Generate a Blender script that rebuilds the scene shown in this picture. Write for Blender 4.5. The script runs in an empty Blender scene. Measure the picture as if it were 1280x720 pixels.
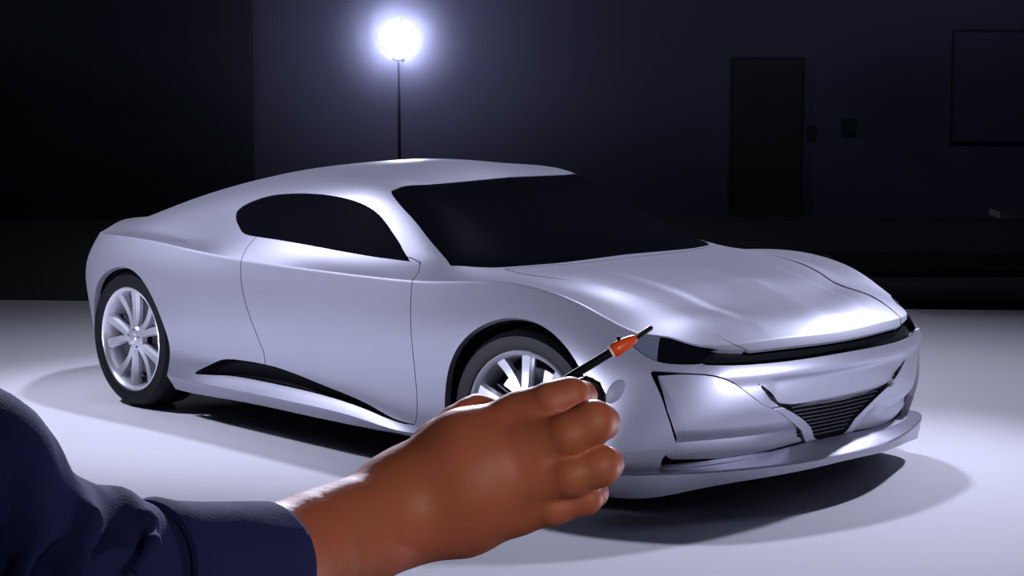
import numpy as np
# ---------------------------------------------------------------- car body surface (right half, w = distance from centre line)
RAILS = [
 # bottom edge
 [(-2.12,0,.25),(-2.10,.4,.25),(-1.95,.68,.24),(-1.72,.86,.2),(-1.35,.9,.16),(-1.0,.91,.13),(-.55,.9,.135),(0,.9,.14),(.45,.9,.145),(.75,.9,.15),(1.05,.91,.15),(1.35,.92,.14),(1.65,.92,.13),(1.85,.89,.12),(2.0,.72,.12),(2.13,.38,.15),(2.17,0,.17)],
 # sill ledge
 [(-2.16,0,.33),(-2.13,.42,.33),(-1.95,.71,.31),(-1.73,.89,.27),(-1.35,.945,.24),(-1.0,.955,.2),(-.55,.965,.20),(0,.965,.205),(.45,.96,.195),(.75,.955,.18),(1.05,.94,.22),(1.35,.945,.24),(1.65,.94,.25),(1.87,.91,.26),(2.04,.75,.28),(2.17,.39,.29),(2.21,0,.3)],
 [(-2.19,0,.41),(-2.165,.427,.41),(-1.965,.725,.4),(-1.735,.9,.37),(-1.35,.957,.35),(-1.0,.935,.31),(-.55,.905,.28),(0,.90,.285),(.45,.905,.27),(.75,.92,.26),(1.05,.935,.32),(1.35,.95,.34),(1.65,.943,.34),(1.87,.91,.34),(2.055,.76,.35),(2.19,.395,.36),(2.235,0,.36)],
 [(-2.22,0,.5),(-2.19,.43,.5),(-1.98,.74,.49),(-1.74,.91,.47),(-1.35,.965,.46),(-1.0,.955,.44),(-.55,.92,.42),(0,.905,.42),(.45,.91,.42),(.75,.92,.42),(1.05,.935,.43),(1.35,.95,.44),(1.65,.945,.43),(1.87,.905,.42),(2.065,.76,.42),(2.21,.4,.42),(2.25,0,.42)],
 [(-2.24,0,.66),(-2.2,.44,.66),(-1.98,.75,.66),(-1.74,.915,.66),(-1.35,.965,.66),(-1.0,.955,.65),(-.55,.93,.63),(0,.915,.63),(.45,.915,.63),(.75,.92,.63),(1.05,.93,.64),(1.35,.935,.65),(1.65,.93,.62),(1.86,.88,.58),(2.06,.75,.57),(2.22,.4,.57),(2.27,0,.57)],
 # fender crest / nose slot
 [(-2.2,0,.8),(-2.16,.42,.8),(-1.94,.69,.805),(-1.72,.85,.815),(-1.35,.885,.825),(-1.0,.88,.81),(-.55,.875,.785),(0,.875,.785),(.45,.87,.79),(.75,.865,.8),(1.05,.86,.83),(1.35,.855,.84),(1.65,.84,.79),(1.85,.8,.715),(2.04,.69,.665),(2.17,.37,.665),(2.22,0,.665)],
 # belt line
 [(-2.14,0,.835),(-2.1,.38,.835),(-1.94,.6,.845),(-1.7,.76,.83),(-1.35,.78,.815),(-1.0,.775,.835),(-.55,.79,.885),(0,.785,.872),(.45,.78,.862),(.75,.775,.86),(1.05,.76,.838),(1.35,.74,.826),(1.63,.71,.79),(1.8,.66,.748),(1.95,.55,.735),(2.08,.3,.72),(2.13,0,.715)],
 # cant rail
 [(-2.05,0,.85),(-2.02,.3,.85),(-1.88,.5,.86),(-1.68,.62,.88),(-1.35,.64,.93),(-1.0,.65,.99),(-.55,.655,1.06),(0,.63,1.105),(.40,.625,1.045),(.77,.69,.90),(1.05,.62,.858),(1.33,.6,.85),(1.58,.58,.825),(1.74,.52,.79),(1.86,.42,.765),(1.97,.23,.755),(2.02,0,.75)],
 [(-1.97,0,.86),(-1.93,.2,.865),(-1.82,.3,.89),(-1.65,.36,.95),(-1.35,.38,1.03),(-1.0,.4,1.1),(-.55,.42,1.165),(-.02,.42,1.185),(.42,.42,1.115),(.8,.42,.955),(1.08,.38,.87),(1.32,.36,.86),(1.54,.34,.84),(1.68,.31,.82),(1.78,.26,.805),(1.86,.14,.795),(1.89,0,.79)],
 [(-1.9,0,.885),(-1.86,0,.895),(-1.77,0,.925),(-1.62,0,.985),(-1.35,0,1.065),(-1.0,0,1.135),(-.55,0,1.195),(0,0,1.222),(.45,0,1.13),(.8,0,.965),(1.08,0,.873),(1.3,0,.862),(1.5,0,.855),(1.62,0,.845),(1.7,0,.838),(1.76,0,.832),(1.8,0,.825)],
]
NU = 28
NVS = [26, 24, 20, 16, 16, 14, 12, 12]                            # rows between the rails above the ledge
NVC = [4+sum(NVS[:k]) for k in range(len(NVS)+1)]
VROW = lambda v: float(np.interp(v, [0]+list(range(1, 10)), [0]+NVC))
def spline(P, knots, ts, clamp0=False, clamp1=False):
    """natural (or zero-slope-in-x,z) cubic spline through P[k] at knots"""
    n = len(knots); h = np.diff(knots)
    A = np.zeros((n, n)); B = np.zeros((n,) + P.shape[1:])
    A[0,0] = A[-1,-1] = 1
    for i in range(1, n-1):
        A[i,i-1] = h[i-1]; A[i,i] = 2*(h[i-1]+h[i]); A[i,i+1] = h[i]
        B[i] = 6*((P[i+1]-P[i])/h[i]-(P[i]-P[i-1])/h[i-1])
    M = np.linalg.solve(A, B.reshape(n,-1)).reshape(B.shape)
    k = np.clip(np.searchsorted(knots, ts, side='right')-1, 0, n-2)
    sh = (-1,) + (1,)*(P.ndim-1)
    hh = h[k].reshape(sh); a = (knots[k+1]-ts).reshape(sh); b = (ts-knots[k]).reshape(sh)
    return M[k]*a**3/(6*hh)+M[k+1]*b**3/(6*hh)+(P[k]/hh-M[k]*hh/6)*a+(P[k+1]/hh-M[k+1]*hh/6)*b
def body_grid():
    R = np.array(RAILS, float)                                   # rails, stations, 3
    # mirror continuation over the centre line so the surface crosses it smoothly
    def mir(a): b = a.copy(); b[..., 1] *= -1; return b
    RR = np.concatenate([mir(R[:, 3:0:-1]), R, mir(R[:, -2:-5:-1])], axis=1)
    d = np.linalg.norm(np.diff(RR[1:6], axis=1), axis=2).mean(0)**.8
    ku = np.concatenate([[0], np.cumsum(d)])
    ts = []
    for i in range(3, 19):
        n = NU
        ts += list(np.linspace(ku[i], ku[i+1], n, endpoint=False))
    ts.append(ku[19])
    G = spline(RR.transpose(1,0,2), ku, np.array(ts)).transpose(1,0,2)   # rails x dense u
    # across: separate splines below and above the ledge
    GG = np.concatenate([G, mir(G[-2:-4:-1])], axis=0)
    dv = np.linalg.norm(np.diff(GG, axis=0), axis=2).mean(1)**.8
    kv = np.concatenate([[0], np.cumsum(dv)])
    tv = []
    for i in range(1, 9): tv += list(np.linspace(kv[i], kv[i+1], NVS[i-1], endpoint=False))
    tv.append(kv[9])
    tv = np.array(tv); cr = kv[5]                                # the fender crest stays a crease
    lo_ = spline(GG[1:6], kv[1:6], tv[tv < cr-1e-9]); hi_ = spline(GG[5:], kv[5:], tv[tv >= cr-1e-9])
    up = np.concatenate([lo_, hi_], axis=0)
    lowt = np.linspace(0, 1, 5)[:-1].reshape(-1,1,1)
    low = GG[0]*(1-lowt)+GG[1]*lowt
    S = np.concatenate([low, up], axis=0)                        # v x u x 3
    S[:, 0, 1] = 0; S[:, -1, 1] = 0; S[-1, :, 1] = 0
    S[..., 1] *= -1                                              # right side is -y
    return S

# ================================================================ scene
import bpy, math, random
from mathutils import Vector, Matrix
scene = bpy.context.scene
COL = scene.collection
PI = math.pi
def srgb(r, g, b):
    f = lambda c: (c/255/12.92) if c/255 <= .04045 else ((c/255+.055)/1.055)**2.4
    return (f(r), f(g), f(b), 1)
MATS = {}
def mat(name, color, rough=.5, metal=0., coat=0., emit=None, estr=0., spec=.5, bump=None, noise=None, sss=0.):
    m = bpy.data.materials.new(name); m.use_nodes = True
    nt = m.node_tree; b = nt.nodes['Principled BSDF']
    b.inputs['Base Color'].default_value = color
    b.inputs['Roughness'].default_value = rough
    b.inputs['Metallic'].default_value = metal
    b.inputs['Coat Weight'].default_value = coat
    b.inputs['Coat Roughness'].default_value = .12
    b.inputs['Specular IOR Level'].default_value = spec
    if sss:
        b.inputs['Subsurface Weight'].default_value = sss
        b.inputs['Subsurface Radius'].default_value = (.012, .004, .002)
        b.inputs['Subsurface Scale'].default_value = 1
    if emit:
        b.inputs['Emission Color'].default_value = emit; b.inputs['Emission Strength'].default_value = estr
    tc = nt.nodes.new('ShaderNodeTexCoord')
    if noise:                                   # (scale, amount, second colour)
        n = nt.nodes.new('ShaderNodeTexNoise'); n.inputs['Scale'].default_value = noise[0]; n.inputs['Detail'].default_value = 5
        nt.links.new(tc.outputs['Object'], n.inputs['Vector'])
        r = nt.nodes.new('ShaderNodeMapRange'); r.inputs['From Min'].default_value = .35; r.inputs['From Max'].default_value = .65
        r.inputs['To Max'].default_value = noise[1]
        nt.links.new(n.outputs['Fac'], r.inputs['Value'])
        mx = nt.nodes.new('ShaderNodeMix'); mx.data_type = 'RGBA'
        mx.inputs['A'].default_value = color; mx.inputs['B'].default_value = noise[2]
        nt.links.new(r.outputs['Result'], mx.inputs['Factor']); nt.links.new(mx.outputs['Result'], b.inputs['Base Color'])
    if bump:                                    # (scale, strength, distance)
        n = nt.nodes.new('ShaderNodeTexNoise'); n.inputs['Scale'].default_value = bump[0]; n.inputs['Detail'].default_value = 4
        nt.links.new(tc.outputs['Object'], n.inputs['Vector'])
        bp = nt.nodes.new('ShaderNodeBump'); bp.inputs['Strength'].default_value = bump[1]; bp.inputs['Distance'].default_value = bump[2]
        nt.links.new(n.outputs['Fac'], bp.inputs['Height']); nt.links.new(bp.outputs['Normal'], b.inputs['Normal'])
    MATS[name] = m
    return m
M_SILVER = mat('silver_paint', (.42, .42, .50, 1), rough=.40, metal=.68, coat=.05)
M_GLASS  = mat('black_glass', (.003, .003, .005, 1), rough=.35, spec=.03)
M_GLASS.node_tree.nodes['Principled BSDF'].inputs['IOR'].default_value = 1.12
M_BLACK  = mat('satin_black', (.004, .004, .006, 1), rough=.5, spec=.12)
M_DARKGREY = mat('dark_grey_plastic', (.06, .06, .075, 1), rough=.4)
M_VOID   = mat('matt_black_liner', (.002, .002, .002, 1), rough=.9, spec=.05)
M_RUBBER = mat('tyre_rubber', (.0035, .0035, .006, 1), rough=.6, spec=.25, bump=(60, .3, .002))
M_ALLOY  = mat('alloy_silver', (.72, .72, .78, 1), rough=.28, metal=.7)
M_SLAT   = mat('slat_black', (.018, .018, .025, 1), rough=.5)
M_HAND_SHADOW    = mat('grey_hand_shadow', (.20, .20, .25, 1), rough=.5)
M_DISC   = mat('brake_steel', (.25, .25, .28, 1), rough=.35, metal=.9)
M_LENS   = mat('smoky_lens', (.10, .11, .15, 1), rough=.2, coat=.3)
M_SKIN   = mat('skin', (.33, .105, .048, 1), rough=.55, spec=.35, bump=(220, .25, .0008), noise=(22, .9, (.42, .115, .075, 1)), sss=.06)
M_NAIL   = mat('nail', (.6, .35, .28, 1), rough=.3)
M_SLEEVE = mat('navy_cloth', (.015, .020, .085, 1), rough=.9, spec=.05, bump=(500, .3, .001))
M_ORANGE = mat('orange_plastic', (.85, .10, .03, 1), rough=.35)
M_WHITE  = mat('white_plastic', (.8, .8, .8, 1), rough=.4)
M_HIGHLIGHT  = mat('yellow_highlight', (.5, .4, .2, 1), rough=.3, metal=.9)
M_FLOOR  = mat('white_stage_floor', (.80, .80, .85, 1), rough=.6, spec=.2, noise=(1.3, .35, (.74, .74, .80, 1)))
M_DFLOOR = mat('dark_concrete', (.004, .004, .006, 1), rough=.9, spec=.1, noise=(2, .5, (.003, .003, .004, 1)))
M_WALL   = mat('dark_blue_wall', (.014, .014, .025, 1), rough=.9, spec=.05, noise=(.8, .4, (.011, .011, .021, 1)))
M_WALLB  = mat('black_wall', (.006, .006, .010, 1), rough=.9, spec=.05)
M_DOOR   = mat('black_door', (.003, .003, .004, 1), rough=.7, spec=.1)
M_RISER  = mat('grey_riser', (.05, .05, .06, 1), rough=.8)
M_LAMP   = mat('lamp_glow', (1, 1, 1, 1), emit=(.82, .85, 1, 1), estr=170)

def link(me, name, m, parent=None):
    o = bpy.data.objects.new(name, me); COL.objects.link(o)
    if m: me.materials.append(m)
    if parent: o.parent = parent
    return o
def empty(name, label=None, cat=None, loc=(0,0,0), rz=0, group=None):
    o = bpy.data.objects.new(name, None); COL.objects.link(o)
    o.location = loc; o.rotation_euler = (0,0,rz); o.empty_display_size = .1
    if label: o['label'] = label; o['category'] = cat
    if group: o['group'] = group
    return o
def mesh(name, V, Fc, m, parent=None, smooth=True, angle=35):
    me = bpy.data.meshes.new(name)
    me.from_pydata([tuple(map(float, v)) for v in V], [], [tuple(map(int, f)) for f in Fc]); me.update()
    if smooth:
        me.polygons.foreach_set('use_smooth', [True]*len(me.polygons))
        me.set_sharp_from_angle(angle=math.radians(angle))
    return link(me, name, m, parent)
def box(name, lo, hi, m, parent=None, bev=0.):
    import bmesh
    bm = bmesh.new(); bmesh.ops.create_cube(bm, size=1)
    for v in bm.verts:
        v.co = Vector([(lo[i]+hi[i])/2+v.co[i]*(hi[i]-lo[i]) for i in range(3)])
    if bev: bmesh.ops.bevel(bm, geom=bm.edges[:], offset=bev, segments=2, affect='EDGES')
    me = bpy.data.meshes.new(name); bm.to_mesh(me); bm.free()
    return link(me, name, m, parent)
def lathe(profile, n=64, axis='y'):
    """profile = [(radius, along)], closed round the axis; returns V,F"""
    V, Fc = [], []
    k = len(profile)
    for i in range(n):
        a = 2*PI*i/n
        for r, t in profile:
            V.append((r*math.cos(a), t, r*math.sin(a)) if axis == 'y' else (r*math.cos(a), r*math.sin(a), t) if axis == 'z' else (t, r*math.cos(a), r*math.sin(a)))
    for i in range(n):
        j = (i+1) % n
        for q in range(k-1):
            Fc.append((i*k+q, j*k+q, j*k+q+1, i*k+q+1))
    return V, Fc
def tube(pts, radii, n=16, cap=True):
    """swept round bar through points"""
    V, Fc = [], []
    pts = [Vector(p) for p in pts]
    up = Vector((0,0,1))
    for i, p in enumerate(pts):
        d = (pts[min(i+1, len(pts)-1)]-pts[max(i-1, 0)]).normalized()
        s = d.cross(up if abs(d.z) < .95 else Vector((1,0,0))).normalized(); t = s.cross(d)
        for k in range(n):
            a = 2*PI*k/n; V.append(p+(s*math.cos(a)+t*math.sin(a))*radii[i])
    for i in range(len(pts)-1):
        for k in range(n):
            Fc.append((i*n+k, i*n+(k+1) % n, (i+1)*n+(k+1) % n, (i+1)*n+k))
    if cap:
        Fc.append(tuple(range(n-1, -1, -1))); Fc.append(tuple((len(pts)-1)*n+k for k in range(n)))
    return V, Fc

CAM_LOC = Vector((.248, -9.635, 1.858)); CAM_PITCH = -.12700
# ---------------------------------------------------------------- car shell: dense grid, outline fields, clean cuts
S = body_grid(); NVV, NUU, _ = S.shape
du = np.gradient(S, axis=1); dv = np.gradient(S, axis=0)
NRM = np.cross(dv, du); NRM /= (np.linalg.norm(NRM, axis=-1, keepdims=True)+1e-9)
if NRM[NVV//2, NUU//2, 1] > 0: NRM = -NRM
NRM[:, 0, 1] = 0; NRM[:, -1, 1] = 0; NRM[-1, :, 1] = 0
NRM /= (np.linalg.norm(NRM, axis=-1, keepdims=True)+1e-9)
iu = np.arange(NUU)/NU; iv = np.interp(np.arange(NVV), [0]+NVC, list(range(10)))
UU, VV = np.meshgrid(iu, iv)
def surf(u, v):
    """surface point at station u, rail v (mirrored past the centre line at the nose and the top)"""
    s = 1
    if u > 16: u = 32-u; s = -1
    if v > 9: v = 18-v; s = -1
    x = u*NU; y = VROW(v)
    x = min(max(x, 0), NUU-1.001); y = min(max(y, 0), NVV-1.001)
    i, j = int(y), int(x); a, b = y-i, x-j
    p = (S[i,j]*(1-b)+S[i,j+1]*b)*(1-a)+(S[i+1,j]*(1-b)+S[i+1,j+1]*b)*a
    return np.array([p[0], p[1]*s, p[2]])
def closed_curve(pts, sub=10):
    """pts: (u, v) or (u, v, 1) for a sharp corner -> dense closed outline"""
    n = len(pts); out = []
    P = [np.array(p[:2], float) for p in pts]; K = [len(p) > 2 for p in pts]
    for i in range(n):
        p0, p1, p2, p3 = P[i-1], P[i], P[(i+1) % n], P[(i+2) % n]
        m1 = (p2-p0)/2 if not K[i] else (p2-p1); m2 = (p3-p1)/2 if not K[(i+1) % n] else (p2-p1)
        for k in range(sub):
            t = k/sub
            out.append((2*t**3-3*t*t+1)*p1+(t**3-2*t*t+t)*m1+(-2*t**3+3*t*t)*p2+(t**3-t*t)*m2)
    return np.array(out)
def field(pts):
    """signed metric distance of every grid vertex to an outline: negative inside"""
    cv = closed_curve(pts); Q = np.array([surf(*p) for p in cv])
    ins = np.zeros(UU.shape, bool)
    x, y = UU, VV
    for i in range(len(cv)):
        x1, y1 = cv[i-1]; x2, y2 = cv[i]
        c = ((y1 > y) != (y2 > y)) & (x < (x2-x1)*(y-y1)/((y2-y1) if abs(y2-y1) > 1e-12 else 1e-12)+x1)
        ins ^= c
    lo = Q.min(0)-.06; hi = Q.max(0)+.06
    near = ((S > lo) & (S < hi)).all(-1)
    D = np.full(UU.shape, 9.)
    pts3 = S[near]; best = np.full(len(pts3), 9.)
    for i in range(len(Q)):
        a, b = Q[i-1], Q[i]; ab = b-a; L = (ab@ab)+1e-12
        t = np.clip(((pts3-a)@ab)/L, 0, 1)
        best = np.minimum(best, np.linalg.norm(pts3-(a+t[:, None]*ab), axis=1))
    D[near] = best
    return np.where(ins, -D, D)
OUT = dict(
 side_window=[(5.5,6.75),(5.68,6.3),(6.05,6.0),(7.15,6.0),(8.42,5.98,1),(7.92,6.44),(7.5,6.72),(6.92,6.9),(6.38,7.02),(5.85,7.02)],
 windshield=[(9.19,6.10,1),(8.96,6.5),(8.71,6.71),(8.29,6.86),(7.93,6.94),(7.72,7.03),(7.56,7.14),(7.60,7.28),(7.70,7.67),(7.73,8.25),(7.78,9.0),(7.77,9.6,1),(10.0,9.6,1),(10.0,9.0),(10.02,8.3),(10.0,7.69),(9.8,7.1)],
 hood=[(9.88,6.85,1),(10.12,7.69),(10.2,8.6),(10.2,9.6,1),(16.3,9.6,1),(16.3,4.60,1),(15.6,4.60),(15.2,4.60),(14.77,4.60,1),(14.41,5.31),(13.92,6.14),(13.45,6.68),(13.0,6.88),(11.86,6.93),(11.39,6.86),(10.96,6.74),(10.43,6.66),(10.1,6.72)],
 slot=[(16.4,4.64,1),(15.6,4.64),(15.2,4.64),(14.8,4.66),(14.42,4.81),(14.3,4.7),(14.23,4.26),(14.45,4.15),(14.77,4.11),(15.19,4.11),(15.8,4.15),(16.4,4.16,1)],
 headlight=[(13.1,4.75),(13.25,5.06),(13.77,5.19),(14.40,4.84),(14.31,4.6),(14.26,4.26),(13.9,4.25),(13.65,4.31),(13.35,4.5)],
 cheek=[(13.56,4.05,1),(13.83,3.12),(14.02,1.4),(13.95,.95),(13.69,.5,1),(14.73,.45),(15.66,.4,1),(15.32,1.7),(15.08,2.68),(14.74,3.42),(14.42,3.86),(14.0,4.0)],
 grille=[(14.79,3.74,1),(15.0,3.38),(15.25,2.88),(16.0,2.78),(16.4,2.9,1),(16.3,.62,1),(15.9,.55),(15.74,.6,1),(15.5,1.6),(15.17,2.8),(14.98,3.28)],
 door=[(8.60,6.0,1),(8.74,5.4),(8.77,5.0),(9.0,3.56),(9.09,1.46,1),(8.0,1.68),(7.2,1.8),(6.45,2.0,1),(6.44,2.5),(6.42,3.0),(6.19,4.25),(6.08,5.0),(6.05,5.6),(6.1,6.12,1),(7.15,6.14),(8.38,6.1,1)],
 scoop=[(5.45,1.44),(5.72,2.1),(6.0,2.36),(6.54,2.38),(7.19,2.08),(8.0,1.80),(9.06,1.42,1),(8.2,1.52),(7.04,1.66),(6.15,1.72),(5.7,1.52)],
)
names = list(OUT); FI = {n: field(OUT[n]) for n in names}
X, Y, Z = S[..., 0], S[..., 1], S[..., 2]
def arch(cx, cz, a, b):
    z = np.maximum(Z-cz, 0)
    f = (np.sqrt(((X-cx)/a)**2+(z/b)**2)-1)*min(a, b)
    return np.where(np.abs(Y) > .5, f, 9)
FI['rear_arch'] = arch(-1.352, .325, .345, .362)
FI['front_arch'] = arch(1.385, .325, .432, .392)
# groove round the cheek panel: wide at the outer and top edge, a hairline elsewhere
gw = .0015+.014*np.clip(1-(UU-13.6-.6*np.clip((3.0-VV)/3, 0, 1))/.45, 0, 1)+.006*np.clip((VV-3.3)/.5, 0, 1)*np.clip((15-UU)/1.2, 0, 1)
FI['cheek_in'] = FI['cheek']+gw
cols = ['side_window','windshield','hood','slot','headlight','cheek','grille','door','scoop','rear_arch','front_arch','cheek_in']
CI = {c: 8+i for i, c in enumerate(cols)}
# vertex rows: xyz, normal, u, v, fields
VA = np.concatenate([S.reshape(-1,3), NRM.reshape(-1,3), UU.reshape(-1,1), VV.reshape(-1,1)]+[FI[c].reshape(-1,1) for c in cols], axis=1)
VA[:, 3:6] /= np.linalg.norm(VA[:, 3:6], axis=1, keepdims=True)+1e-9
ii, jj = np.meshgrid(np.arange(NVV-1), np.arange(NUU-1), indexing='ij')
a = (ii*NUU+jj).ravel()
quads = np.stack([a, a+1, a+1+NUU, a+NUU], 1)
class Shell:
    def __init__(s, V, F): s.V = V; s.F = F
def cut(sh, col, level=0.):
    """split a shell at field == level -> (inside, outside)"""
    f = sh.V[:, CI[col]]-level
    f = np.where(np.abs(f) < 6e-4, 0, f)
    V = list(sh.V); cache = {}
    def cross(a, b):
        k = (a, b) if a < b else (b, a)
        if k not in cache:
            t = f[k[0]]/(f[k[0]]-f[k[1]]); w = sh.V[k[0]]*(1-t)+sh.V[k[1]]*t
            w[CI[col]] = level; cache[k] = len(V); V.append(w)
        return cache[k]
    I, O = [], []
    for fc in sh.F:
        s = f[list(fc)]
        if (s <= 0).all(): I.append(tuple(fc)) if (s < 0).any() else O.append(tuple(fc)); continue
        if (s >= 0).all(): O.append(tuple(fc)); continue
        pi, po = [], []
        n = len(fc)
        for k in range(n):
            p, q = int(fc[k]), int(fc[(k+1) % n])
            if f[p] <= 0: pi.append(p)
            if f[p] >= 0: po.append(p)
            if f[p]*f[q] < 0: c = cross(p, q); pi.append(c); po.append(c)
        if len(pi) > 2: I.append(tuple(pi))
        if len(po) > 2: O.append(tuple(po))
    V = np.array(V)
    def pack(F):
        used = np.unique(np.concatenate([np.array(x) for x in F])) if F else np.array([], int)
        mp = {int(u): i for i, u in enumerate(used)}
        return Shell(V[used], [tuple(mp[int(x)] for x in fc) for fc in F])
    return pack(I), pack(O)
def recompute(sh):
    """smooth normals from faces (orientation kept from stored normals)"""
    N = np.zeros((len(sh.V), 3)); P = sh.V[:, :3]
    for fc in sh.F:
        n = np.zeros(3)
        for k in range(1, len(fc)-1): n += np.cross(P[fc[k]]-P[fc[0]], P[fc[k+1]]-P[fc[0]])
        N[list(fc)] += n
    s = np.sign((N*sh.V[:, 3:6]).sum(1)); s[s == 0] = 1
    N *= s[:, None]; sh.V[:, 3:6] = N/(np.linalg.norm(N, axis=1, keepdims=True)+1e-12)
def emit_shell(name, sh, m, parent, rim=0., both=True, joined=True, offset=0.):
    """write a half shell (and its mirror) as mesh object(s), with turned-in edges of depth rim"""
    V = sh.V.copy(); V[:, :3] += V[:, 3:6]*offset
    F = [list(f) for f in sh.F]
    # orient faces outward
    c = V[F[len(F)//2]]; f0 = F[len(F)//2]
    def fn(f): return np.cross(V[f[1], :3]-V[f[0], :3], V[f[2], :3]-V[f[0], :3])
    vote = sum(np.sign(fn(F[k])@V[F[k][0], 3:6]) for k in range(0, len(F), max(1, len(F)//60)))
    if vote < 0: F = [f[::-1] for f in F]
    P = V[:, :3]; N = V[:, 3:6]
    LN = [[N[v] for v in f] for f in F]                       # one normal per face corner
    if rim:
        cnt = set()
        for f in F:
            for k in range(len(f)): cnt.add((f[k], f[(k+1) % len(f)]))
        edges = [e for e in cnt if (e[1], e[0]) not in cnt and not (abs(P[e[0], 1]) < 1e-5 and abs(P[e[1], 1]) < 1e-5)]
        base, nv, mp = len(P), [], {}
        def g(v):
            if v not in mp: mp[v] = base+len(nv); nv.append(P[v]-N[v]*rim)
            return mp[v]
        rf = [(b_, a_, g(a_), g(b_)) for a_, b_ in edges]
        if nv:
            P = np.concatenate([P, np.array(nv)]); R = {}
            fl = []
            for f in rf:
                n = np.cross(P[f[1]]-P[f[0]], P[f[2]]-P[f[0]]); n /= np.linalg.norm(n)+1e-12; fl.append(n)
                for v in f: R[v] = R.get(v, 0)+n
            for f in rf:
                F.append(list(f)); LN.append([R[v]/(np.linalg.norm(R[v])+1e-12) for v in f])
    def put(nm, P, F, LN):
        me = bpy.data.meshes.new(nm)
        me.from_pydata(P.tolist(), [], F)
        me.polygons.foreach_set('use_smooth', [True]*len(me.polygons))
        me.update()
        me.normals_split_custom_set([tuple(map(float, n)) for f in LN for n in f])
        return link(me, nm, m, parent)
    mir = np.array([1, -1, 1]); Fm = [f[::-1] for f in F]; LM = [[n*mir for n in f[::-1]] for f in LN]
    if not both: return [put(name, P, F, LN)]
    if joined:                                               # weld the two halves along the centre line
        mp, extra = {}, []
        for v in range(len(P)):
            if abs(P[v, 1]) < 1e-5: mp[v] = v
            else: mp[v] = len(P)+len(extra); extra.append(P[v]*mir)
        return [put(name, np.concatenate([P, np.array(extra)]), F+[[mp[x] for x in f] for f in Fm], LN+LM)]
    return [put(name, P, F, LN), put(name, P*mir, Fm, LM)]

car = empty('sports_car', 'silver two-door coupe concept car with black windows, standing on the white floor', 'car')
GAP = .0028
base = Shell(VA, [tuple(q) for q in quads])
_, base = cut(base, 'rear_arch'); _, base = cut(base, 'front_arch')
win, base = cut(base, 'side_window')
wsh, base = cut(base, 'windshield')
hood, base = cut(base, 'hood', -GAP); _, base = cut(base, 'hood', GAP)
slot, base = cut(base, 'slot')
lamp, base = cut(base, 'headlight')
cheek, base = cut(base, 'cheek'); cheek, groove = cut(cheek, 'cheek_in')
gril, base = cut(base, 'grille')
scoop, base = cut(base, 'scoop')
door, base = cut(base, 'door', -GAP); _, base = cut(base, 'door', GAP*.6)
sm = lambda x: np.clip(x, 0, 1)**2*(3-2*np.clip(x, 0, 1))

def move_in(sh, d): sh.V[:, :3] -= sh.V[:, 3:6]*np.asarray(d).reshape(-1, 1)
# crease lines pressed along the hood: a low centre spine and the flanks
x, y = hood.V[:, 0], hood.V[:, 1]
spine = sm((x-1.25)/.4)*sm((2.2-x)/.25)
hood.V[:, 2] += .006*spine*(1-np.clip(np.abs(y)/.10, 0, 1))
fl = .33+.06*(2.1-x)
hood.V[:, 2] -= .006*spine*sm((np.abs(y)-fl)/.05)
recompute(hood)
# ridge under the slot, sunk centre panel above the grille
u, v = base.V[:, 6], base.V[:, 7]
k = sm((u-13.9)/.6)
vt = 4.02+.0*u
base.V[:, :3] += base.V[:, 3:6]*(.014*k*sm((v-3.55)/.35)*sm((4.7-v)/.2)-.010*sm((u-14.9)/.2)*sm((v-2.7)/.2)*sm((3.75-v)/.12))[:, None]
b0 = base.V[:, 3:6].copy(); recompute(base)
far = (np.abs(k) < .5)|(v > 4.8); base.V[far, 3:6] = b0[far]
seam = np.abs(base.V[:, 1]) < 1e-6; base.V[seam, 4] = 0
base.V[:, 3:6] /= np.linalg.norm(base.V[:, 3:6], axis=1, keepdims=True)
par = list(range(len(base.V)))
def root_(x_):
    while par[x_] != x_: par[x_] = par[par[x_]]; x_ = par[x_]
    return x_
for fc in base.F:
    r0_ = root_(fc[0])
    for q in fc[1:]: par[root_(q)] = r0_
isl = {}
for fc in base.F: isl.setdefault(root_(fc[0]), []).append(fc)
big = max(isl.values(), key=len)
base.F = big
emit_shell('body_shell', base, M_SILVER, car, rim=.03)
emit_shell('hood', hood, M_SILVER, car, rim=.02)
for o in emit_shell('door', door, M_SILVER, car, rim=.02, joined=False): pass
emit_shell('windshield', wsh, M_GLASS, car, offset=-.003)
emit_shell('side_window', win, M_GLASS, car, offset=-.003, joined=False)
# front slot: deep black band under the hood edge
move_in(slot, .03+0*slot.V[:, 0]); emit_shell('front_slot', slot, M_BLACK, car)
# headlights: smoked glass with a paler lens at the outer end
lensF = lamp.V[:, 6]-13.62+.12*(lamp.V[:, 7]-4.6)
CI['lens'] = lamp.V.shape[1]; lamp.V = np.concatenate([lamp.V, lensF.reshape(-1,1)], 1)
lens, lamp = cut(lamp, 'lens')
move_in(lamp, .008+0*lamp.V[:, 0]); move_in(lens, .004+0*lens.V[:, 0])
hl = emit_shell('headlight', lamp, M_GLASS, car, joined=False)
for o, l in zip(hl, emit_shell('headlight_lens', lens, M_LENS, car, joined=False)): l.parent = o; l['label'] = 'paler blue grey lens at the outer end'
# front cheek panels: sunk, with a stepped channel along the bottom
u, v, z = cheek.V[:, 6], cheek.V[:, 7], cheek.V[:, 2]
d = .004+.012*sm(1-(u-13.7)/1.6)+.024*sm((.345-z)/.085)-.014*sm((.262-z)/.010)+.012*sm((.250-z)/.04)
move_in(cheek, d); recompute(cheek)
emit_shell('front_side_panel', cheek, M_SILVER, car, joined=False)
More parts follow.
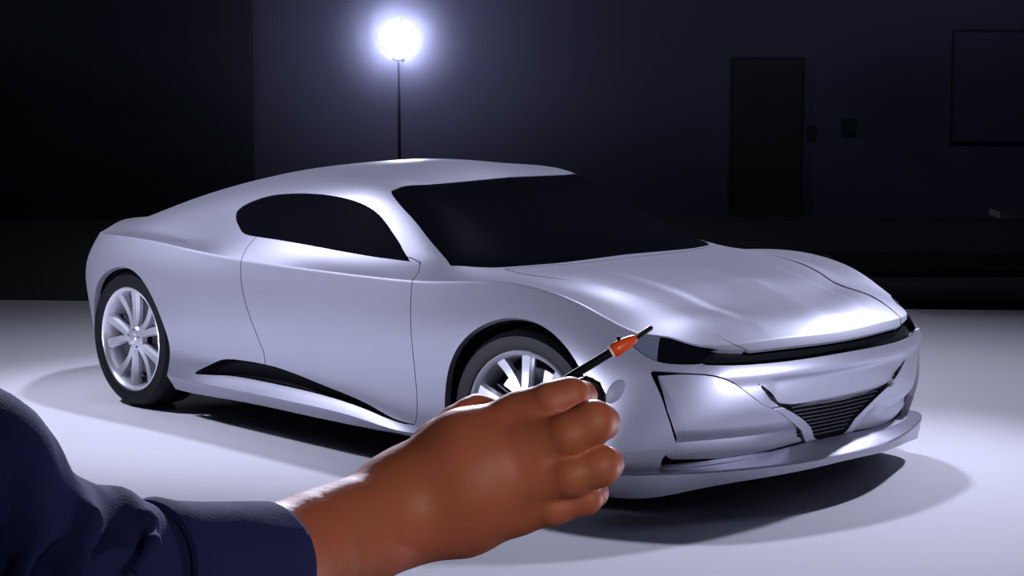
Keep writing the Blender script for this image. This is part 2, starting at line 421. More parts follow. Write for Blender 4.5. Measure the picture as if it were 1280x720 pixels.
# lower grille with horizontal ribs
f = -gril.V[:, CI['grille']]
move_in(gril, .035*sm(f/.012)); recompute(gril)
g = emit_shell('lower_grille', gril, M_BLACK, car, rim=0)[0]
V, Fc = [], []
for zc in np.arange(.262, .40, .0165):
    hw_ = .155+(zc-.235)/(.41-.235)*.125
    ys = np.linspace(-hw_, hw_, 41); xs = []
    vv = 1+(zc-.30)/.06 if zc > .30 else .62+(zc-.24)/.06*.38
    for yy in ys:
        best = min((surf(u_, vv) for u_ in np.linspace(14.9, 16, 45)), key=lambda p: abs(abs(p[1])-abs(yy)))
        xs.append(best[0])
    xs = np.convolve(np.pad(xs, 3, mode='edge'), np.ones(7)/7, 'valid')
    b0_ = len(V)
    for x_, y_ in zip(xs, ys):
        for dx, dz in ((-.014,-.0015),(-.014,.0035),(-.030,.006),(-.030,.0)): V.append((x_+dx, y_, zc+dz))
    for q in range(40):
        for j_ in range(4): Fc.append((b0_+q*4+j_, b0_+q*4+(j_+1) % 4, b0_+q*4+4+(j_+1) % 4, b0_+q*4+4+j_))
s_ = mesh('slats', V, Fc, M_SLAT, g, smooth=False)
# side scoop
f = -scoop.V[:, CI['scoop']]; v = scoop.V[:, 7]
move_in(scoop, .05*sm(f/.018)); recompute(scoop)
emit_shell('side_scoop', scoop, M_BLACK, car, joined=False)
# black liner inside the shell so gaps and arches look into darkness
lin = Shell(VA.copy(), [tuple(q) for q in quads[::1]])
st = 4
a = [(i, j) for i in range(0, NVV-1-st, st) for j in range(0, NUU-st, st)]
LF = [(i*NUU+j, i*NUU+j+st, (i+st)*NUU+j+st, (i+st)*NUU+j) for i, j in a]
lin = Shell(VA.copy(), LF)
P = lin.V[:, :3]; P[:, :] = P-lin.V[:, 3:6]*.06; P[:, 1] = np.minimum(P[:, 1], 0)
_, lin = cut(lin, 'rear_arch', .0); _, lin = cut(lin, 'front_arch', .0)
emit_shell('inner_liner', lin, M_VOID, car)
# wheel wells: dark tubs behind each arch
for nm, cx, a_, b_ in (('wheel_well', -1.352, .345, .362), ('wheel_well', 1.385, .432, .392)):
    for s in (-1, 1):
        V, Fc = [], []
        ang = [-.35+ (PI+.7)*k/28 for k in range(29)]
        for yy in (.90, .55):
            for t in ang:
                z_ = .325+b_*1.02*max(math.sin(t), -.35); x_ = cx+a_*1.02*math.cos(t) if math.sin(t) > 0 else cx+a_*1.02*(1 if math.cos(t) > 0 else -1)
                rr = .0
                V.append((x_, s*(min(yy, .86)), z_))
        for k in range(28): Fc.append((k, k+1, 29+k+1, 29+k))
        Fc.append(tuple(range(29, 58)))
        mesh(nm, V, Fc, M_VOID, car, smooth=False)
# underbody tray
V = [(-2.0,-.5,.26),(-1.7,-.7,.24),(-.95,-.86,.15),(.9,-.86,.16),(1.9,-.8,.16),(2.12,-.3,.18)]
V = V+[(x_, -y_, z_) for x_, y_, z_ in V[::-1]]
V2 = V+[(x_, y_, z_+.03) for x_, y_, z_ in V]; n = len(V)
mesh('underbody', V2, [tuple(range(n))[::-1], tuple(range(n, 2*n))]+[(k, (k+1) % n, n+(k+1) % n, n+k) for k in range(n)], M_VOID, car, smooth=False)

# front splitter lip: a blade that runs round the nose and sticks out at the corners
prof = [  # outer x, y, z ridge, z bottom, inner x, y, z
 (1.70,-.935,.185,.105, 1.70,-.88,.195),(1.85,-.935,.185,.092, 1.84,-.86,.20),(1.965,-.905,.19,.095, 1.92,-.79,.20),(2.03,-.83,.19,.10, 1.96,-.70,.20),
 (2.10,-.70,.187,.118, 2.03,-.62,.197),(2.20,-.47,.187,.14, 2.13,-.41,.212),(2.265,-.25,.19,.152, 2.185,-.21,.236),(2.29,0,.195,.16, 2.20,0,.243)]
prof = prof+[(a_[0],-a_[1],a_[2],a_[3],a_[4],-a_[5],a_[6]) for a_ in prof[-2::-1]]
A = np.array(prof); kk = np.concatenate([[0], np.cumsum(np.linalg.norm(np.diff(A[:, :2], axis=0), axis=1))])
A = spline(A, kk, np.linspace(0, kk[-1], 140))
V, Fc = [], []
for r in A:
    ox, oy, zt, zb, ix, iy, iz = r
    nx, ny = ix-ox, iy-oy; L = math.hypot(nx, ny); nx /= L; ny /= L
    V += [(ix, iy, iz), (ox+nx*.006, oy+ny*.006, zt+.003), (ox, oy, zt-.004), (ox+nx*.018, oy+ny*.018, zb), (ox+nx*.05, oy+ny*.05, zb-.005), (ix, iy, zb)]
for i in range(len(A)-1):
    for k in range(5): Fc.append((i*6+k, i*6+k+1, (i+1)*6+k+1, (i+1)*6+k))
    Fc.append((i*6+5, i*6, (i+1)*6, (i+1)*6+5))
Fc.append(tuple(range(6))[::-1]); Fc.append(tuple((len(A)-1)*6+k for k in range(6)))
mesh('front_splitter', V, [f[::-1] for f in Fc], M_SILVER, car, angle=25)
# raised grey oval put in for the hand's shadow on the right front fender
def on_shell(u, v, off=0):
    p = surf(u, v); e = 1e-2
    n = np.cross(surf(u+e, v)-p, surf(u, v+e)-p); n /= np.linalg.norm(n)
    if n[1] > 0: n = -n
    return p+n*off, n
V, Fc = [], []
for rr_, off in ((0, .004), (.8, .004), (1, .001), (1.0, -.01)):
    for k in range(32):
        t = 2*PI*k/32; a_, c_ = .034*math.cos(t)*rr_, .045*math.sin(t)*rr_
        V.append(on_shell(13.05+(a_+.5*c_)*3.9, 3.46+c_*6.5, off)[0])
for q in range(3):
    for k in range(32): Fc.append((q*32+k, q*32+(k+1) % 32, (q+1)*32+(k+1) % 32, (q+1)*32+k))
oc = mesh('hand_shadow_oval', V, Fc, M_HAND_SHADOW, car); oc['label'] = 'small grey oval standing in for the hand shadow on the right front fender'
# ---------------------------------------------------------------- wheels
def wheel(loc, side, steer, R=.333, rr=.252, w=.235):
    root = bpy.data.objects.new('wheel', None); COL.objects.link(root); root.parent = car
    root.location = loc; root.rotation_euler = (0, 0, steer+(0 if side < 0 else PI))
    # outward = -y in local axes, outer face at y = 0
    hw = w
    tp = [(rr,-.004),(rr+.006,-.012),(rr+.03,-.017),(rr+.06,-.013),(R-.012,.004),(R-.003,.018),(R,.035),(R,.06),(R-.007,.062),(R-.007,.068),(R,.07),(R,.11),(R-.007,.112),(R-.007,.118),(R,.12),(R,.16),(R-.007,.162),(R-.007,.168),(R,.17),(R,hw-.03),(R-.012,hw-.01),(rr+.05,hw),(rr,hw-.01),(rr-.004,.12),(rr,-.004)]
    V, Fc = lathe(tp, 96); ty = mesh('tyre', V, Fc, M_RUBBER, root, angle=40)
    # rim barrel and lip
    rp = [(rr+.002,-.006),(rr-.004,-.010),(rr-.012,-.004),(rr-.020,.012),(rr-.030,.06),(rr-.034,.12),(rr-.02,.2),(rr-.001,.2),(rr-.001,.0),(rr+.002,-.006)]
    V, Fc = lathe(rp, 96); mesh('rim', V, Fc, M_ALLOY, root)
    # paired blades
    for k in range(5):
        for q in (-1, 1):
            c = math.radians(32+72*k)
            a0 = c+q*math.radians(9); a1 = c+q*math.radians(17)
            V, Fc = [], []
            for t in np.linspace(0, 1, 9):
                r_ = .045+(rr-.019-.045)*t; aa = a0+(a1-a0)*t; wd = .024+.016*t
                dpt = .012+.018*math.sin(t*PI*.5)*(1-t)*2+.0*t
                cx_, cz_ = math.cos(aa)*r_, math.sin(aa)*r_; tx, tz = -math.sin(aa), math.cos(aa)
                for s_, d_ in ((-1, .016*(1 if q < 0 else .0)), (-.55 if q < 0 else -.9, 0), (.9 if q < 0 else .55, 0), (1, .016*(1 if q > 0 else .0)), (.9, .035), (-.9, .035)):
                    V.append((cx_+tx*wd*.62*s_, dpt+d_, cz_+tz*wd*.62*s_))
            for i in range(8):
                for j in range(6): Fc.append((i*6+j, i*6+(j+1) % 6, (i+1)*6+(j+1) % 6, (i+1)*6+j))
            Fc.append(tuple(range(6))); Fc.append(tuple(48+j for j in range(6))[::-1])
            mesh('spoke', V, Fc, M_ALLOY, root, angle=25)
    V, Fc = lathe([(0,.0),(.022,.0),(.028,.004),(.030,.01),(.055,.014),(.062,.022),(.062,.05),(0,.05)], 40); mesh('hub_cap', V, Fc, M_ALLOY, root)
    for k in range(5):
        t = 2*PI*k/5+.3; V, Fc = tube([(.045*math.cos(t),.008,.045*math.sin(t)),(.045*math.cos(t),.03,.045*math.sin(t))], [.006,.007], 8); mesh('wheel_nut', V, Fc, M_DISC, root, smooth=False)
    V, Fc = lathe([(.05,.085),(.175,.085),(.178,.088),(.178,.105),(.05,.105),(.05,.085)], 64); mesh('brake_disc', V, Fc, M_DISC, root)
    V, Fc = [], []
    for t in np.linspace(math.radians(150), math.radians(215), 12):
        for r_, y_ in ((.125,.07),(.195,.07),(.195,.12),(.125,.12)): V.append((math.cos(t)*r_, y_, math.sin(t)*r_))
    for i in range(11):
        for j in range(4): Fc.append((i*4+j, i*4+(j+1) % 4, (i+1)*4+(j+1) % 4, (i+1)*4+j))
    Fc.append((0,1,2,3)); Fc.append((47,46,45,44)); mesh('brake_caliper', V, Fc, M_DARKGREY, root, smooth=False)
    V, Fc = lathe([(0,.13),(rr-.03,.13),(rr-.03,.135),(0,.135)], 48); mesh('wheel_back', V, Fc, M_VOID, root)
    return root
wheel((-1.352,-.925,.333), -1, 0)
wheel((1.375,-.89,.333), -1, math.radians(13))
wheel((-1.352,.925,.333), 1, 0)
wheel((1.375,.89,.333), 1, math.radians(13))
# door mirror-less body: slim wiper cowl line under the windshield
# ================================================================ the arm that holds the marking tool
def blob(chains, k, h, lo, hi, cuts=(), post=None):
    """smooth union of tapered capsules -> closed surface (surface nets); chains = list of (points, group); k joins inside"""
    n = [int(math.ceil((hi[i]-lo[i])/h))+1 for i in range(3)]
    ax = [lo[i]+h*np.arange(n[i]) for i in range(3)]
    def segd(G, a, b):
        pa = np.array(a[:3]); pb = np.array(b[:3]); ab = pb-pa; L = ab@ab+1e-12
        t = np.clip(((G[0]-pa[0])*ab[0]+(G[1]-pa[1])*ab[1]+(G[2]-pa[2])*ab[2])/L, 0, 1)
        return np.sqrt((G[0]-pa[0]-ab[0]*t)**2+(G[1]-pa[1]-ab[1]*t)**2+(G[2]-pa[2]-ab[2]*t)**2)-(a[3]+(b[3]-a[3])*t)
    D = np.full(n, 1.0, np.float32)
    def smin(a, b, kk):
        hh = np.clip(.5+.5*(b-a)/kk, 0, 1)
        return b*(1-hh)+a*hh-kk*hh*(1-hh)
    for pts, kin, kout in chains:
        E = np.full(n, 1.0, np.float32)
        for a, b in zip(pts[:-1], pts[1:]):
            m = max(a[3], b[3])+.03
            sl = []
            for i in range(3):
                s0 = int(max(0, (min(a[i], b[i])-m-lo[i])/h)); s1 = int(min(n[i], (max(a[i], b[i])+m-lo[i])/h+1)); sl.append(slice(s0, max(s1, s0+1)))
            G = np.meshgrid(ax[0][sl[0]], ax[1][sl[1]], ax[2][sl[2]], indexing='ij')
            d = segd(G, a, b).astype(np.float32); sl = tuple(sl)
            E[sl] = smin(E[sl], d, kin)
        D = smin(D, E, kout)
    G = None
    for (p, nrm) in cuts:
        g = (ax[0][:, None, None]-p[0])*nrm[0]+(ax[1][None, :, None]-p[1])*nrm[1]+(ax[2][None, None, :]-p[2])*nrm[2]
        D = np.maximum(D, g.astype(np.float32))
    # surface nets
    s = D < 0
    c = np.zeros([n[0]-1, n[1]-1, n[2]-1], np.int8)
    cor = [(i, j, k_) for i in (0, 1) for j in (0, 1) for k_ in (0, 1)]
    sub = lambda A, o: A[o[0]:n[0]-1+o[0], o[1]:n[1]-1+o[1], o[2]:n[2]-1+o[2]]
    for o in cor: c += sub(s, o)
    act = (c > 0) & (c < 8); idx = np.full(act.shape, -1, np.int64); cells = np.argwhere(act); idx[act] = np.arange(len(cells))
    P = np.zeros((len(cells), 3)); W = np.zeros(len(cells))
    for a_ in cor:
        for ax_ in range(3):
            if a_[ax_]: continue
            b_ = list(a_); b_[ax_] = 1
            da = D[tuple((cells+np.array(a_)).T)]; db = D[tuple((cells+np.array(b_)).T)]
            m = (da < 0) != (db < 0); t = np.where(m, da/(da-db+1e-20), 0)
            q = cells+np.array(a_, float); q[:, ax_] += t
            P += np.where(m[:, None], q, 0); W += m
    P = P/W[:, None]*h+np.array(lo)
    Fc = []
    for ax_ in range(3):
        o1, o2 = [(1,2),(2,0),(0,1)][ax_]
        A = s.take(range(n[ax_]-1), axis=ax_); B = s.take(range(1, n[ax_]), axis=ax_)
        e = np.argwhere(A != B)
        e = e[(e[:, o1] > 0) & (e[:, o2] > 0) & (e[:, o1] < n[o1]-1) & (e[:, o2] < n[o2]-1)]
        flip = A[tuple(e.T)]
        def cell(d1, d2):
            q = e.copy(); q[:, o1] -= d1; q[:, o2] -= d2; return idx[tuple(q.T)]
        q = np.stack([cell(1,1), cell(0,1), cell(0,0), cell(1,0)], 1)
        q[~flip] = q[~flip][:, ::-1]
        Fc.append(q)
    return P, np.concatenate(Fc)
def smooth_verts(P, Fc, it, lam=.5):
    E = np.concatenate([Fc[:, [0,1]], Fc[:, [1,2]], Fc[:, [2,3]], Fc[:, [3,0]]])
    deg = np.bincount(E.ravel(), minlength=len(P))[:, None]
    for _ in range(it):
        for l in (lam, -lam*.9):
            A = np.zeros_like(P); np.add.at(A, E[:, 0], P[E[:, 1]]); np.add.at(A, E[:, 1], P[E[:, 0]])
            P = P+l*(A/deg-P)
    return P

ARM_FRAME = Matrix.Translation(CAM_LOC) @ Matrix.Rotation(CAM_PITCH, 4, 'X') @ Matrix.Translation((0, 1.25, 0))
person = empty('person', 'person in a navy jacket, arm reaching in, holding a thin tool before the car', 'person')
person.matrix_world = ARM_FRAME
forearm = [(-0.1998, -0.19, -0.1753, 0.0318), (-0.1637, -0.13, -0.1628, 0.031), (-0.1383, -0.09, -0.157, 0.0303), (-0.1098, -0.06, -0.1483, 0.0284), (-0.0838, -0.04, -0.1396, 0.0265), (-0.066, -0.025, -0.1319, 0.0264)]
palm = [[(-0.0689, -0.015, -0.1197, 0.0209), (-0.0285, -0.015, -0.095, 0.0209), (0.0057, -0.018, -0.0768, 0.0142)], [(-0.066, -0.025, -0.1263, 0.0226), (-0.0235, -0.028, -0.1057, 0.0235), (0.0131, -0.035, -0.0935, 0.014)], [(-0.066, -0.025, -0.1343, 0.0226), (-0.0235, -0.028, -0.1231, 0.0226), (0.0112, -0.035, -0.114, 0.0136)], [(-0.0686, -0.02, -0.1396, 0.0199), (-0.0284, -0.018, -0.1374, 0.019), (0.0028, -0.025, -0.1319, 0.0118)]]
thenar = [(-0.0625, 0.0, -0.1154, 0.0183), (-0.044, 0.02, -0.0977, 0.0147), (-0.0272, 0.035, -0.0791, 0.0099)]
thumb = [(-0.0346, 0.035, -0.084, 0.0119), (-0.0218, 0.04, -0.0764, 0.0094), (0.0, 0.04, -0.0794, 0.0084), (0.0271, 0.036, -0.0676, 0.0079), (0.0465, 0.034, -0.0606, 0.0063)]
index = [(0.0057, -0.018, -0.0768, 0.0137), (0.0235, -0.028, -0.0677, 0.0122), (0.0342, -0.028, -0.0636, 0.0104), (0.0421, -0.006, -0.0646, 0.0080), (0.0398, 0.012, -0.0679, 0.006)]
middle = [(0.0131, -0.035, -0.0935, 0.0136), (0.0324, -0.045, -0.0857, 0.0125), (0.0473, -0.045, -0.0779, 0.0121), (0.0532, -0.015, -0.0798, 0.01), (0.046, 0.01, -0.0848, 0.0082)]
ring = [(0.0112, -0.035, -0.114, 0.0131), (0.0334, -0.045, -0.1085, 0.0121), (0.051, -0.045, -0.1034, 0.0111), (0.0561, -0.015, -0.1045, 0.0095), (0.0474, 0.008, -0.1074, 0.0077)]
pinky = [(0.0028, -0.025, -0.1319, 0.0113), (0.0234, -0.035, -0.1285, 0.0098), (0.043, -0.035, -0.1224, 0.0093), (0.0486, -0.01, -0.1221, 0.0081), (0.0406, 0.008, -0.1219, 0.0068)]
chains = [(forearm, .02, .02)]+[(p, .012, .016) for p in palm]+[(thenar, .012, .014), (thumb, .006, .004)]
for f in (index, middle, ring, pinky):
    mid = tuple((f[0][i]+f[1][i])/2 for i in range(4))
    chains += [([f[0], mid], .005, .010)]
chains += [([tuple((f[0][i]*.4+f[1][i]*.6) for i in range(4))]+list(f[1:]), .005, .0026) for f in (index, middle, ring, pinky)]
P, Fq = blob(chains, 0, .0014, (-.24, -.24, -.215), (.085, .065, -.035))
P = smooth_verts(P, Fq, 3)
arm_mesh = mesh('body', P, Fq, M_SKIN, person, angle=180)
# sleeve of the jacket: upper sleeve, folds and a wide turned cuff
def L(u, v, d, r): return ((u-640)/2600*d, d-1.25, (360-v)/2600*d, r/2600*d)
sl = [[L(-420,560,.80,150), L(-200,590,.88,125), L(-62,604,.95,102), L(-16,668,.985,80)],
      [L(-52,610,.95,100), L(30,712,1.0,98), L(110,715,1.04,88), L(185,716,1.075,80)],
      [L(30,535,.97,12), L(50,572,.97,13), L(62,612,.975,15), L(45,670,.93,13), L(15,740,.9,12)],
      [L(0,560,.94,22), L(25,620,.93,20), L(5,720,.93,20)],
      [L(80,618,1.0,18), L(112,650,.97,13), L(96,700,.95,12), L(84,740,.95,12)],
      [L(150,630,1.04,14), L(186,652,1.02,9), L(192,680,1.0,8), L(170,712,.98,9)],
      [L(80,610,1.02,14), L(108,634,1.02,12), L(98,668,.98,12)]]
P, Fq = blob([(sl[0], .03, .02), (sl[1], .03, .03)]+[(q, .008, .012) for q in sl[2:]], 0, .0032, (-.42, -.54, -.25), (-.13, -.10, 0.0))
P = smooth_verts(P, Fq, 3)
mesh('jacket_sleeve', P, Fq, M_SLEEVE, person, angle=180)
a0, a1 = L(178,714,1.065,90), L(329,712,1.15,84)
axis = Vector(a1[:3])-Vector(a0[:3]); Ln = axis.length; axis.normalize()
s_ = axis.cross(Vector((0,0,1))).normalized(); t_ = s_.cross(axis)
V, Fc = [], []
rings = [(0,.90,0),(.0,.99,0),(.06,1.02,1),(.2,.985,1),(.5,.99,1),(.8,1.0,1),(.96,1.01,1),(.995,1.0,0),(1.0,.985,0),(.99,.95,0),(.9,.93,0),(.6,.92,0)]
for t, k, w in rings:
    for i in range(64):
        a_ = 2*PI*i/64; rr = (a0[3]+(a1[3]-a0[3])*t)*k*(1+w*.012*math.sin(5*a_+7*t)+w*.008*math.sin(9*a_-4*t))
        V.append(Vector(a0[:3])+axis*(Ln*t)+s_*math.cos(a_)*rr+t_*math.sin(a_)*rr)
for q in range(len(rings)-1):
    for i in range(64): Fc.append((q*64+i, (q+1)*64+i, (q+1)*64+(i+1) % 64, q*64+(i+1) % 64))
cuff = mesh('cuff', V, [f[::-1] for f in Fc], M_SLEEVE, person, angle=60)
# the tool
tool = empty('marking_tool', 'thin black pen-like tool with an orange collar, held between thumb and finger', 'tool')
tool.matrix_world = ARM_FRAME
def seg(name, pts, m, n=20, par=None, smooth=True):
    V, Fc = tube([p[:3] for p in pts], [p[3] for p in pts], n); return mesh(name, V, [f[::-1] for f in Fc] if False else Fc, m, par or tool, angle=40)
seg('shaft', [(-0.012, -.012, -.088, .0028), (0.0291, 0.012, -0.0582, .0028), (0.0381, 0.02, -0.0528, .0028), (0.061, 0.030, -0.0394, .0027)], M_BLACK)
seg('white_ring', [(0.0600,.0297,-.0400,.0036),(0.0618,.0302,-.0390,.0038)], M_WHITE)
seg('collar', [(0.0615,.030,-.0391,.0034),(0.0628,.030,-.0384,.0044),(0.0655,.0305,-.0369,.0045),(0.071,.0325,-.0337,.0038),(0.0745,.0335,-.0319,.0030),(0.0765,.0342,-.0308,.0019)], M_ORANGE)
seg('tip', [(0.0755,.034,-.0312,.0018),(0.086,.0395,-.0248,.0017),(0.0868,.040,-.0243,.0010)], M_BLACK)
seg('tip_highlight_strip', [(0.0765,.0325,-.0295,.0006),(0.084,.0372,-.0248,.0005)], M_HIGHLIGHT, 8).name = 'painted_highlight'  # yellowish highlight on the tip, put in as a coloured strip
seg('button', [(0.0665,.031,-.0345,.0013),(0.0655,.031,-.0305,.0012),(0.0652,.031,-.0298,.0006)], M_BLACK, 12)
seg('grip', [(0.044,.022,-.0560,.0030),(0.0512,.025,-.0605,.0040),(0.0535,.024,-.0660,.0042),(0.0545,.021,-.0730,.0032)], M_BLACK)
# ================================================================ car placed in the room, camera
car.rotation_euler = (0, 0, PI/2-2.388)
scene.unit_settings.system = 'METRIC'
cam = bpy.data.cameras.new('camera'); cam_o = bpy.data.objects.new('camera', cam); COL.objects.link(cam_o)
cam.sensor_width = 36; cam.lens = 36*2600/1280; cam.clip_end = 200; cam.clip_start = .05
cam_o.location = CAM_LOC; cam_o.rotation_euler = (PI/2+CAM_PITCH, 0, 0)
scene.camera = cam_o
def struct(o): o['kind'] = 'structure'; return o
def poly(name, pts, z0, z1, m):
    n = len(pts); V = [(x, y, z0) for x, y in pts]+[(x, y, z1) for x, y in pts]
    return mesh(name, V, [tuple(range(n))[::-1], tuple(range(n, 2*n))]+[(k, (k+1) % n, n+(k+1) % n, n+k) for k in range(n)], m, smooth=False)
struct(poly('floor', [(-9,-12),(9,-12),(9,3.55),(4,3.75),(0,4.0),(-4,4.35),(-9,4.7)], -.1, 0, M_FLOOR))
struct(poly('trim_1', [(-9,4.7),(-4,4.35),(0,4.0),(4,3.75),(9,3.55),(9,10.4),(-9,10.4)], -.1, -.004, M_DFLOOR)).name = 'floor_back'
struct(box('wall_back', (-2.2, 10.4, -.1), (9, 10.6, 6.5), M_WALL))
struct(box('wall_back_left', (-9, 10.15, -.1), (-2.2, 10.6, 6.5), M_WALLB))
struct(box('wall_right', (9, -12, -.1), (9.2, 10.6, 6.5), M_WALLB))
struct(box('wall_left', (-9.2, -12, -.1), (-9, 10.6, 6.5), M_WALLB))
struct(box('wall_front', (-9.2, -12.2, -.1), (9.2, -12, 6.5), M_WALLB))
struct(box('ceiling', (-9.2, -12.2, 6.5), (9.2, 10.6, 6.6), M_WALLB))
# black door with a plain frame
d = struct(box('door_1', (2.37, 10.37, 0), (3.02, 10.402, 1.50), M_DOOR))
for lo, hi in (((2.34,10.385,0),(2.37,10.403,1.53)), ((3.02,10.385,0),(3.05,10.403,1.53)), ((2.37,10.385,1.50),(3.02,10.403,1.53))):
    box('door_frame', lo, hi, M_DFLOOR, d)
V, Fc = tube([(2.95,10.37,.78),(2.95,10.33,.78),(2.87,10.33,.78)], [.008,.008,.008], 10); mesh('door_handle', V, Fc, M_DOOR, d)
def wallbox(name, x, z, w, h, label, cat, dd=.03):
    o = empty(name, label, cat, (x, 10.4, z))
    box('housing', (-w/2, -dd, -h/2), (w/2, .001, h/2), M_DOOR, o, .006)
    box('rocker', (-w*.22, -dd-.006, -h*.3), (w*.22, -dd+.002, h*.3), M_BLACK, o, .003)
wallbox('wall_switch', 3.13, 1.50-.69, .085, .13, 'small black switch box right beside the black door', 'switch')
wallbox('wall_intercom', 3.49, 1.50-.635, .14, .16, 'larger black wall box farther right of the black door', 'intercom')
# framed board on the wall at the right edge
b = empty('wall_board', 'large dark framed board on the back wall at the right', 'board', (5.3, 10.4, 1.25))
box('panel', (-.82,-.02,-.52), (.9,.001,.52), M_WALL, b)
for lo, hi in (((-.84,-.028,-.54),(.92,.0,-.52)), ((-.84,-.028,.52),(.92,.0,.54)), ((-.84,-.028,-.52),(-.82,.0,.52)), ((.9,-.028,-.52),(.92,.0,.52))): box('frame', lo, hi, M_WALLB, b)
# low riser and a bench at the right
r = empty('stage_riser', 'low grey riser standing behind the white floor at the right', 'riser', (4.6, 4.75, -.004))
box('deck', (-2.1,-.55,.17), (3.2,.55,.215), M_BLACK, r, .005); box('front_panel', (-2.05,-.52,0), (3.15,.52,.17), M_RISER, r)
bn = empty('low_bench', 'long low bench with a thin top standing on the grey riser at the right edge', 'bench', (4.55, 4.85, .211))
box('bench_top', (-.93,-.17,.30), (.93,.17,.345), M_DARKGREY, bn, .006)
for x in (-.3, .8): box('leg', (x-.03,-.13,0), (x+.03,.13,.30), M_BLACK, bn, .004)
# flood lamp on its stand by the back wall
lp = empty('stand_lamp', 'glowing white round flood lamp on a thin black stand before the dark wall', 'lamp', (-.79, 9.55, 0))
V, Fc = [], []
import bmesh
bm = bmesh.new(); bmesh.ops.create_uvsphere(bm, u_segments=32, v_segments=20, radius=.17)
me = bpy.data.meshes.new('globe'); bm.to_mesh(me); bm.free(); gl = link(me, 'globe', M_LAMP, lp); gl.location = (0,0,1.71)
for p in me.polygons: p.use_smooth = True
V, Fc = lathe([(0,1.50),(.05,1.50),(.06,1.53),(.05,1.56),(0,1.56)], 24, 'z'); mesh('socket', V, Fc, M_BLACK, lp)
V, Fc = tube([(0,0,.1),(0,0,1.52)], [.016,.012], 12); mesh('pole', V, Fc, M_BLACK, lp)
for k in range(3):
    t = 2*PI*k/3+.5; V, Fc = tube([(0,0,.42),(.33*math.cos(t),.33*math.sin(t),.012)], [.01,.01], 10); mesh('leg', V, Fc, M_BLACK, lp)

# thin haze ball added round the lit lamp to give its glow halo
vm = bpy.data.materials.new('haze'); vm.use_nodes = True; nt = vm.node_tree; nt.nodes.clear()  # haze added only as the lamp's glow halo
ou = nt.nodes.new('ShaderNodeOutputMaterial'); vs = nt.nodes.new('ShaderNodeVolumeScatter'); tc = nt.nodes.new('ShaderNodeTexCoord')
ln = nt.nodes.new('ShaderNodeVectorMath'); ln.operation = 'LENGTH'; mr = nt.nodes.new('ShaderNodeMapRange'); pw = nt.nodes.new('ShaderNodeMath'); pw.operation = 'POWER'; ml = nt.nodes.new('ShaderNodeMath'); ml.operation = 'MULTIPLY'
mr.inputs['From Min'].default_value = 0; mr.inputs['From Max'].default_value = .8; mr.inputs['To Min'].default_value = 1; mr.inputs['To Max'].default_value = 0
pw.inputs[1].default_value = 2; ml.inputs[1].default_value = .24
vs.inputs['Color'].default_value = (.62, .66, 1, 1); vs.inputs['Anisotropy'].default_value = .2
nt.links.new(tc.outputs['Object'], ln.inputs[0]); nt.links.new(ln.outputs['Value'], mr.inputs['Value']); nt.links.new(mr.outputs['Result'], pw.inputs[0])
nt.links.new(pw.outputs[0], ml.inputs[0]); nt.links.new(ml.outputs[0], vs.inputs['Density']); nt.links.new(vs.outputs[0], ou.inputs['Volume'])
bm = bmesh.new(); bmesh.ops.create_uvsphere(bm, u_segments=32, v_segments=16, radius=.8)
me = bpy.data.meshes.new('lamp_halo'); bm.to_mesh(me); bm.free(); hz = link(me, 'lamp_halo', vm); hz.location = (-.79, 9.55, 1.71)
hz['kind'] = 'stuff'; hz['label'] = 'faint bluish haze added as the glow around the round flood lamp'; hz['category'] = 'haze'
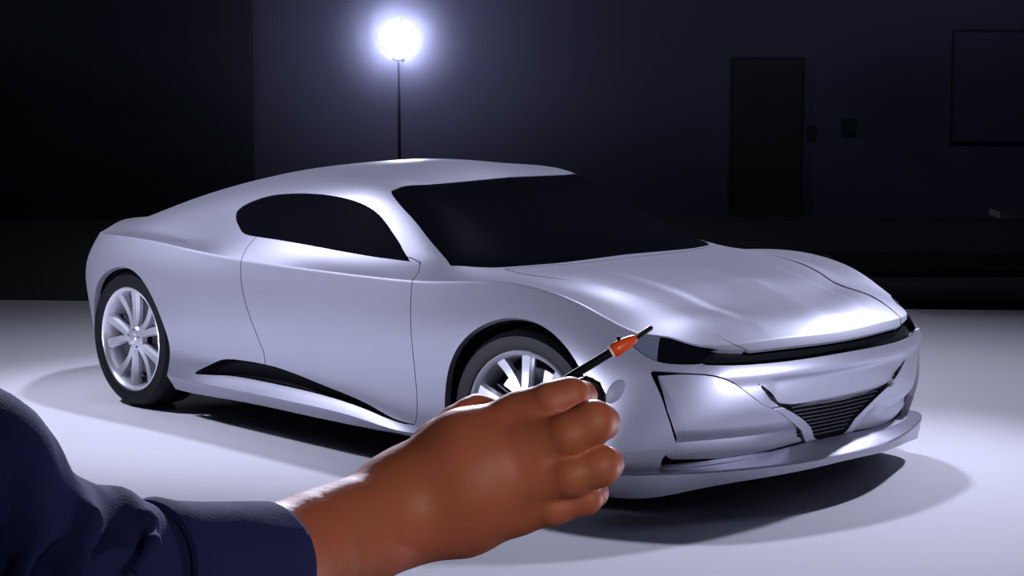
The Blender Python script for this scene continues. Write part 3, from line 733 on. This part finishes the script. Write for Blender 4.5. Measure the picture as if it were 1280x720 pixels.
# ================================================================ light
def area(name, loc, target, size, power, color=(.82,.84,1), size_y=None, spread=180):
    l = bpy.data.lights.new(name, 'AREA'); l.energy = power; l.size = size; l.color = color
    if size_y: l.shape = 'RECTANGLE'; l.size_y = size_y
    l.spread = math.radians(spread)
    o = bpy.data.objects.new(name, l); COL.objects.link(o); o.location = loc
    o.rotation_euler = (Vector(target)-Vector(loc)).to_track_quat('-Z', 'Y').to_euler(); return o
def spot(name, loc, target, power, angle, blend=.5, radius=.15, color=(.82,.84,1)):
    l = bpy.data.lights.new(name, 'SPOT'); l.energy = power; l.spot_size = math.radians(angle); l.spot_blend = blend; l.shadow_soft_size = radius; l.color = color
    o = bpy.data.objects.new(name, l); COL.objects.link(o); o.location = loc
    o.rotation_euler = (Vector(target)-Vector(loc)).to_track_quat('-Z', 'Y').to_euler(); return o
W = (.77,.79,1)
spot('studio_spot_top', (.5, .8, 5.3), (.3,-1.6,0), 640, 125, .6, .2, W)
spot('studio_spot_right', (4.3, 1.3, 3.8), (1.3,-1.3,.6), 850, 48, .8, .15, W)
def low_fill(name, loc, toward, power, radius):           # added unseen fill for the car sides, throwing up and out: its beam starts level
    d = Vector((toward[0]-loc[0], toward[1]-loc[1], 0)).normalized(); e = math.radians(74.5)
    return spot(name, loc, tuple(Vector(loc)+d*math.cos(e)+Vector((0,0,math.sin(e)))), power, 150, .02, radius, W)
low_fill('low_fill_left', (-5.2,-4.6, .30), (-.3,-.2), 1900, .3)
spot('studio_spot_left', (-4.3, -.1, 4.4), (-1.5,.2,.7), 800, 46, .8, .2, W)
low_fill('low_fill_front', (5.2,-5.0, .30), (1.2,-1.4), 1350, .3)
area('wall_fill', (5.0, 6.2, 5.8), (4.2,10.4,1.0), 1.5, 42, W, 1.0, 100)  # added unseen fill that lifts the dark back wall
spot('lamp_on_hand', (1.1,-10.4,2.3), (.2,-8.4,1.58), 100, 20, 1, .12, (1,.86,.76))
spot('riser_fill', (5.6, 1.0, 2.7), (5.2,4.4,.25), 70, 20, 1, .1, W)  # added unseen fill to brighten the riser front
spot('hand_rim_fill', (.1,3.0,4.7), (-.05,-8.4,1.5), 9000, 7, .6, .06, W)  # added unseen light from behind, gives the hand its bright rim
w = bpy.data.worlds.new('world'); w.use_nodes = True; scene.world = w
w.node_tree.nodes['Background'].inputs['Color'].default_value = (.5,.5,.8,1); w.node_tree.nodes['Background'].inputs['Strength'].default_value = .004
scene.view_settings.view_transform = 'Standard'; scene.view_settings.look = 'None'
scene.view_settings.exposure = 0; scene.view_settings.gamma = 1; scene.view_settings.use_curve_mapping = False
scene.cycles.use_denoising = True
scene.cycles.max_bounces = 6
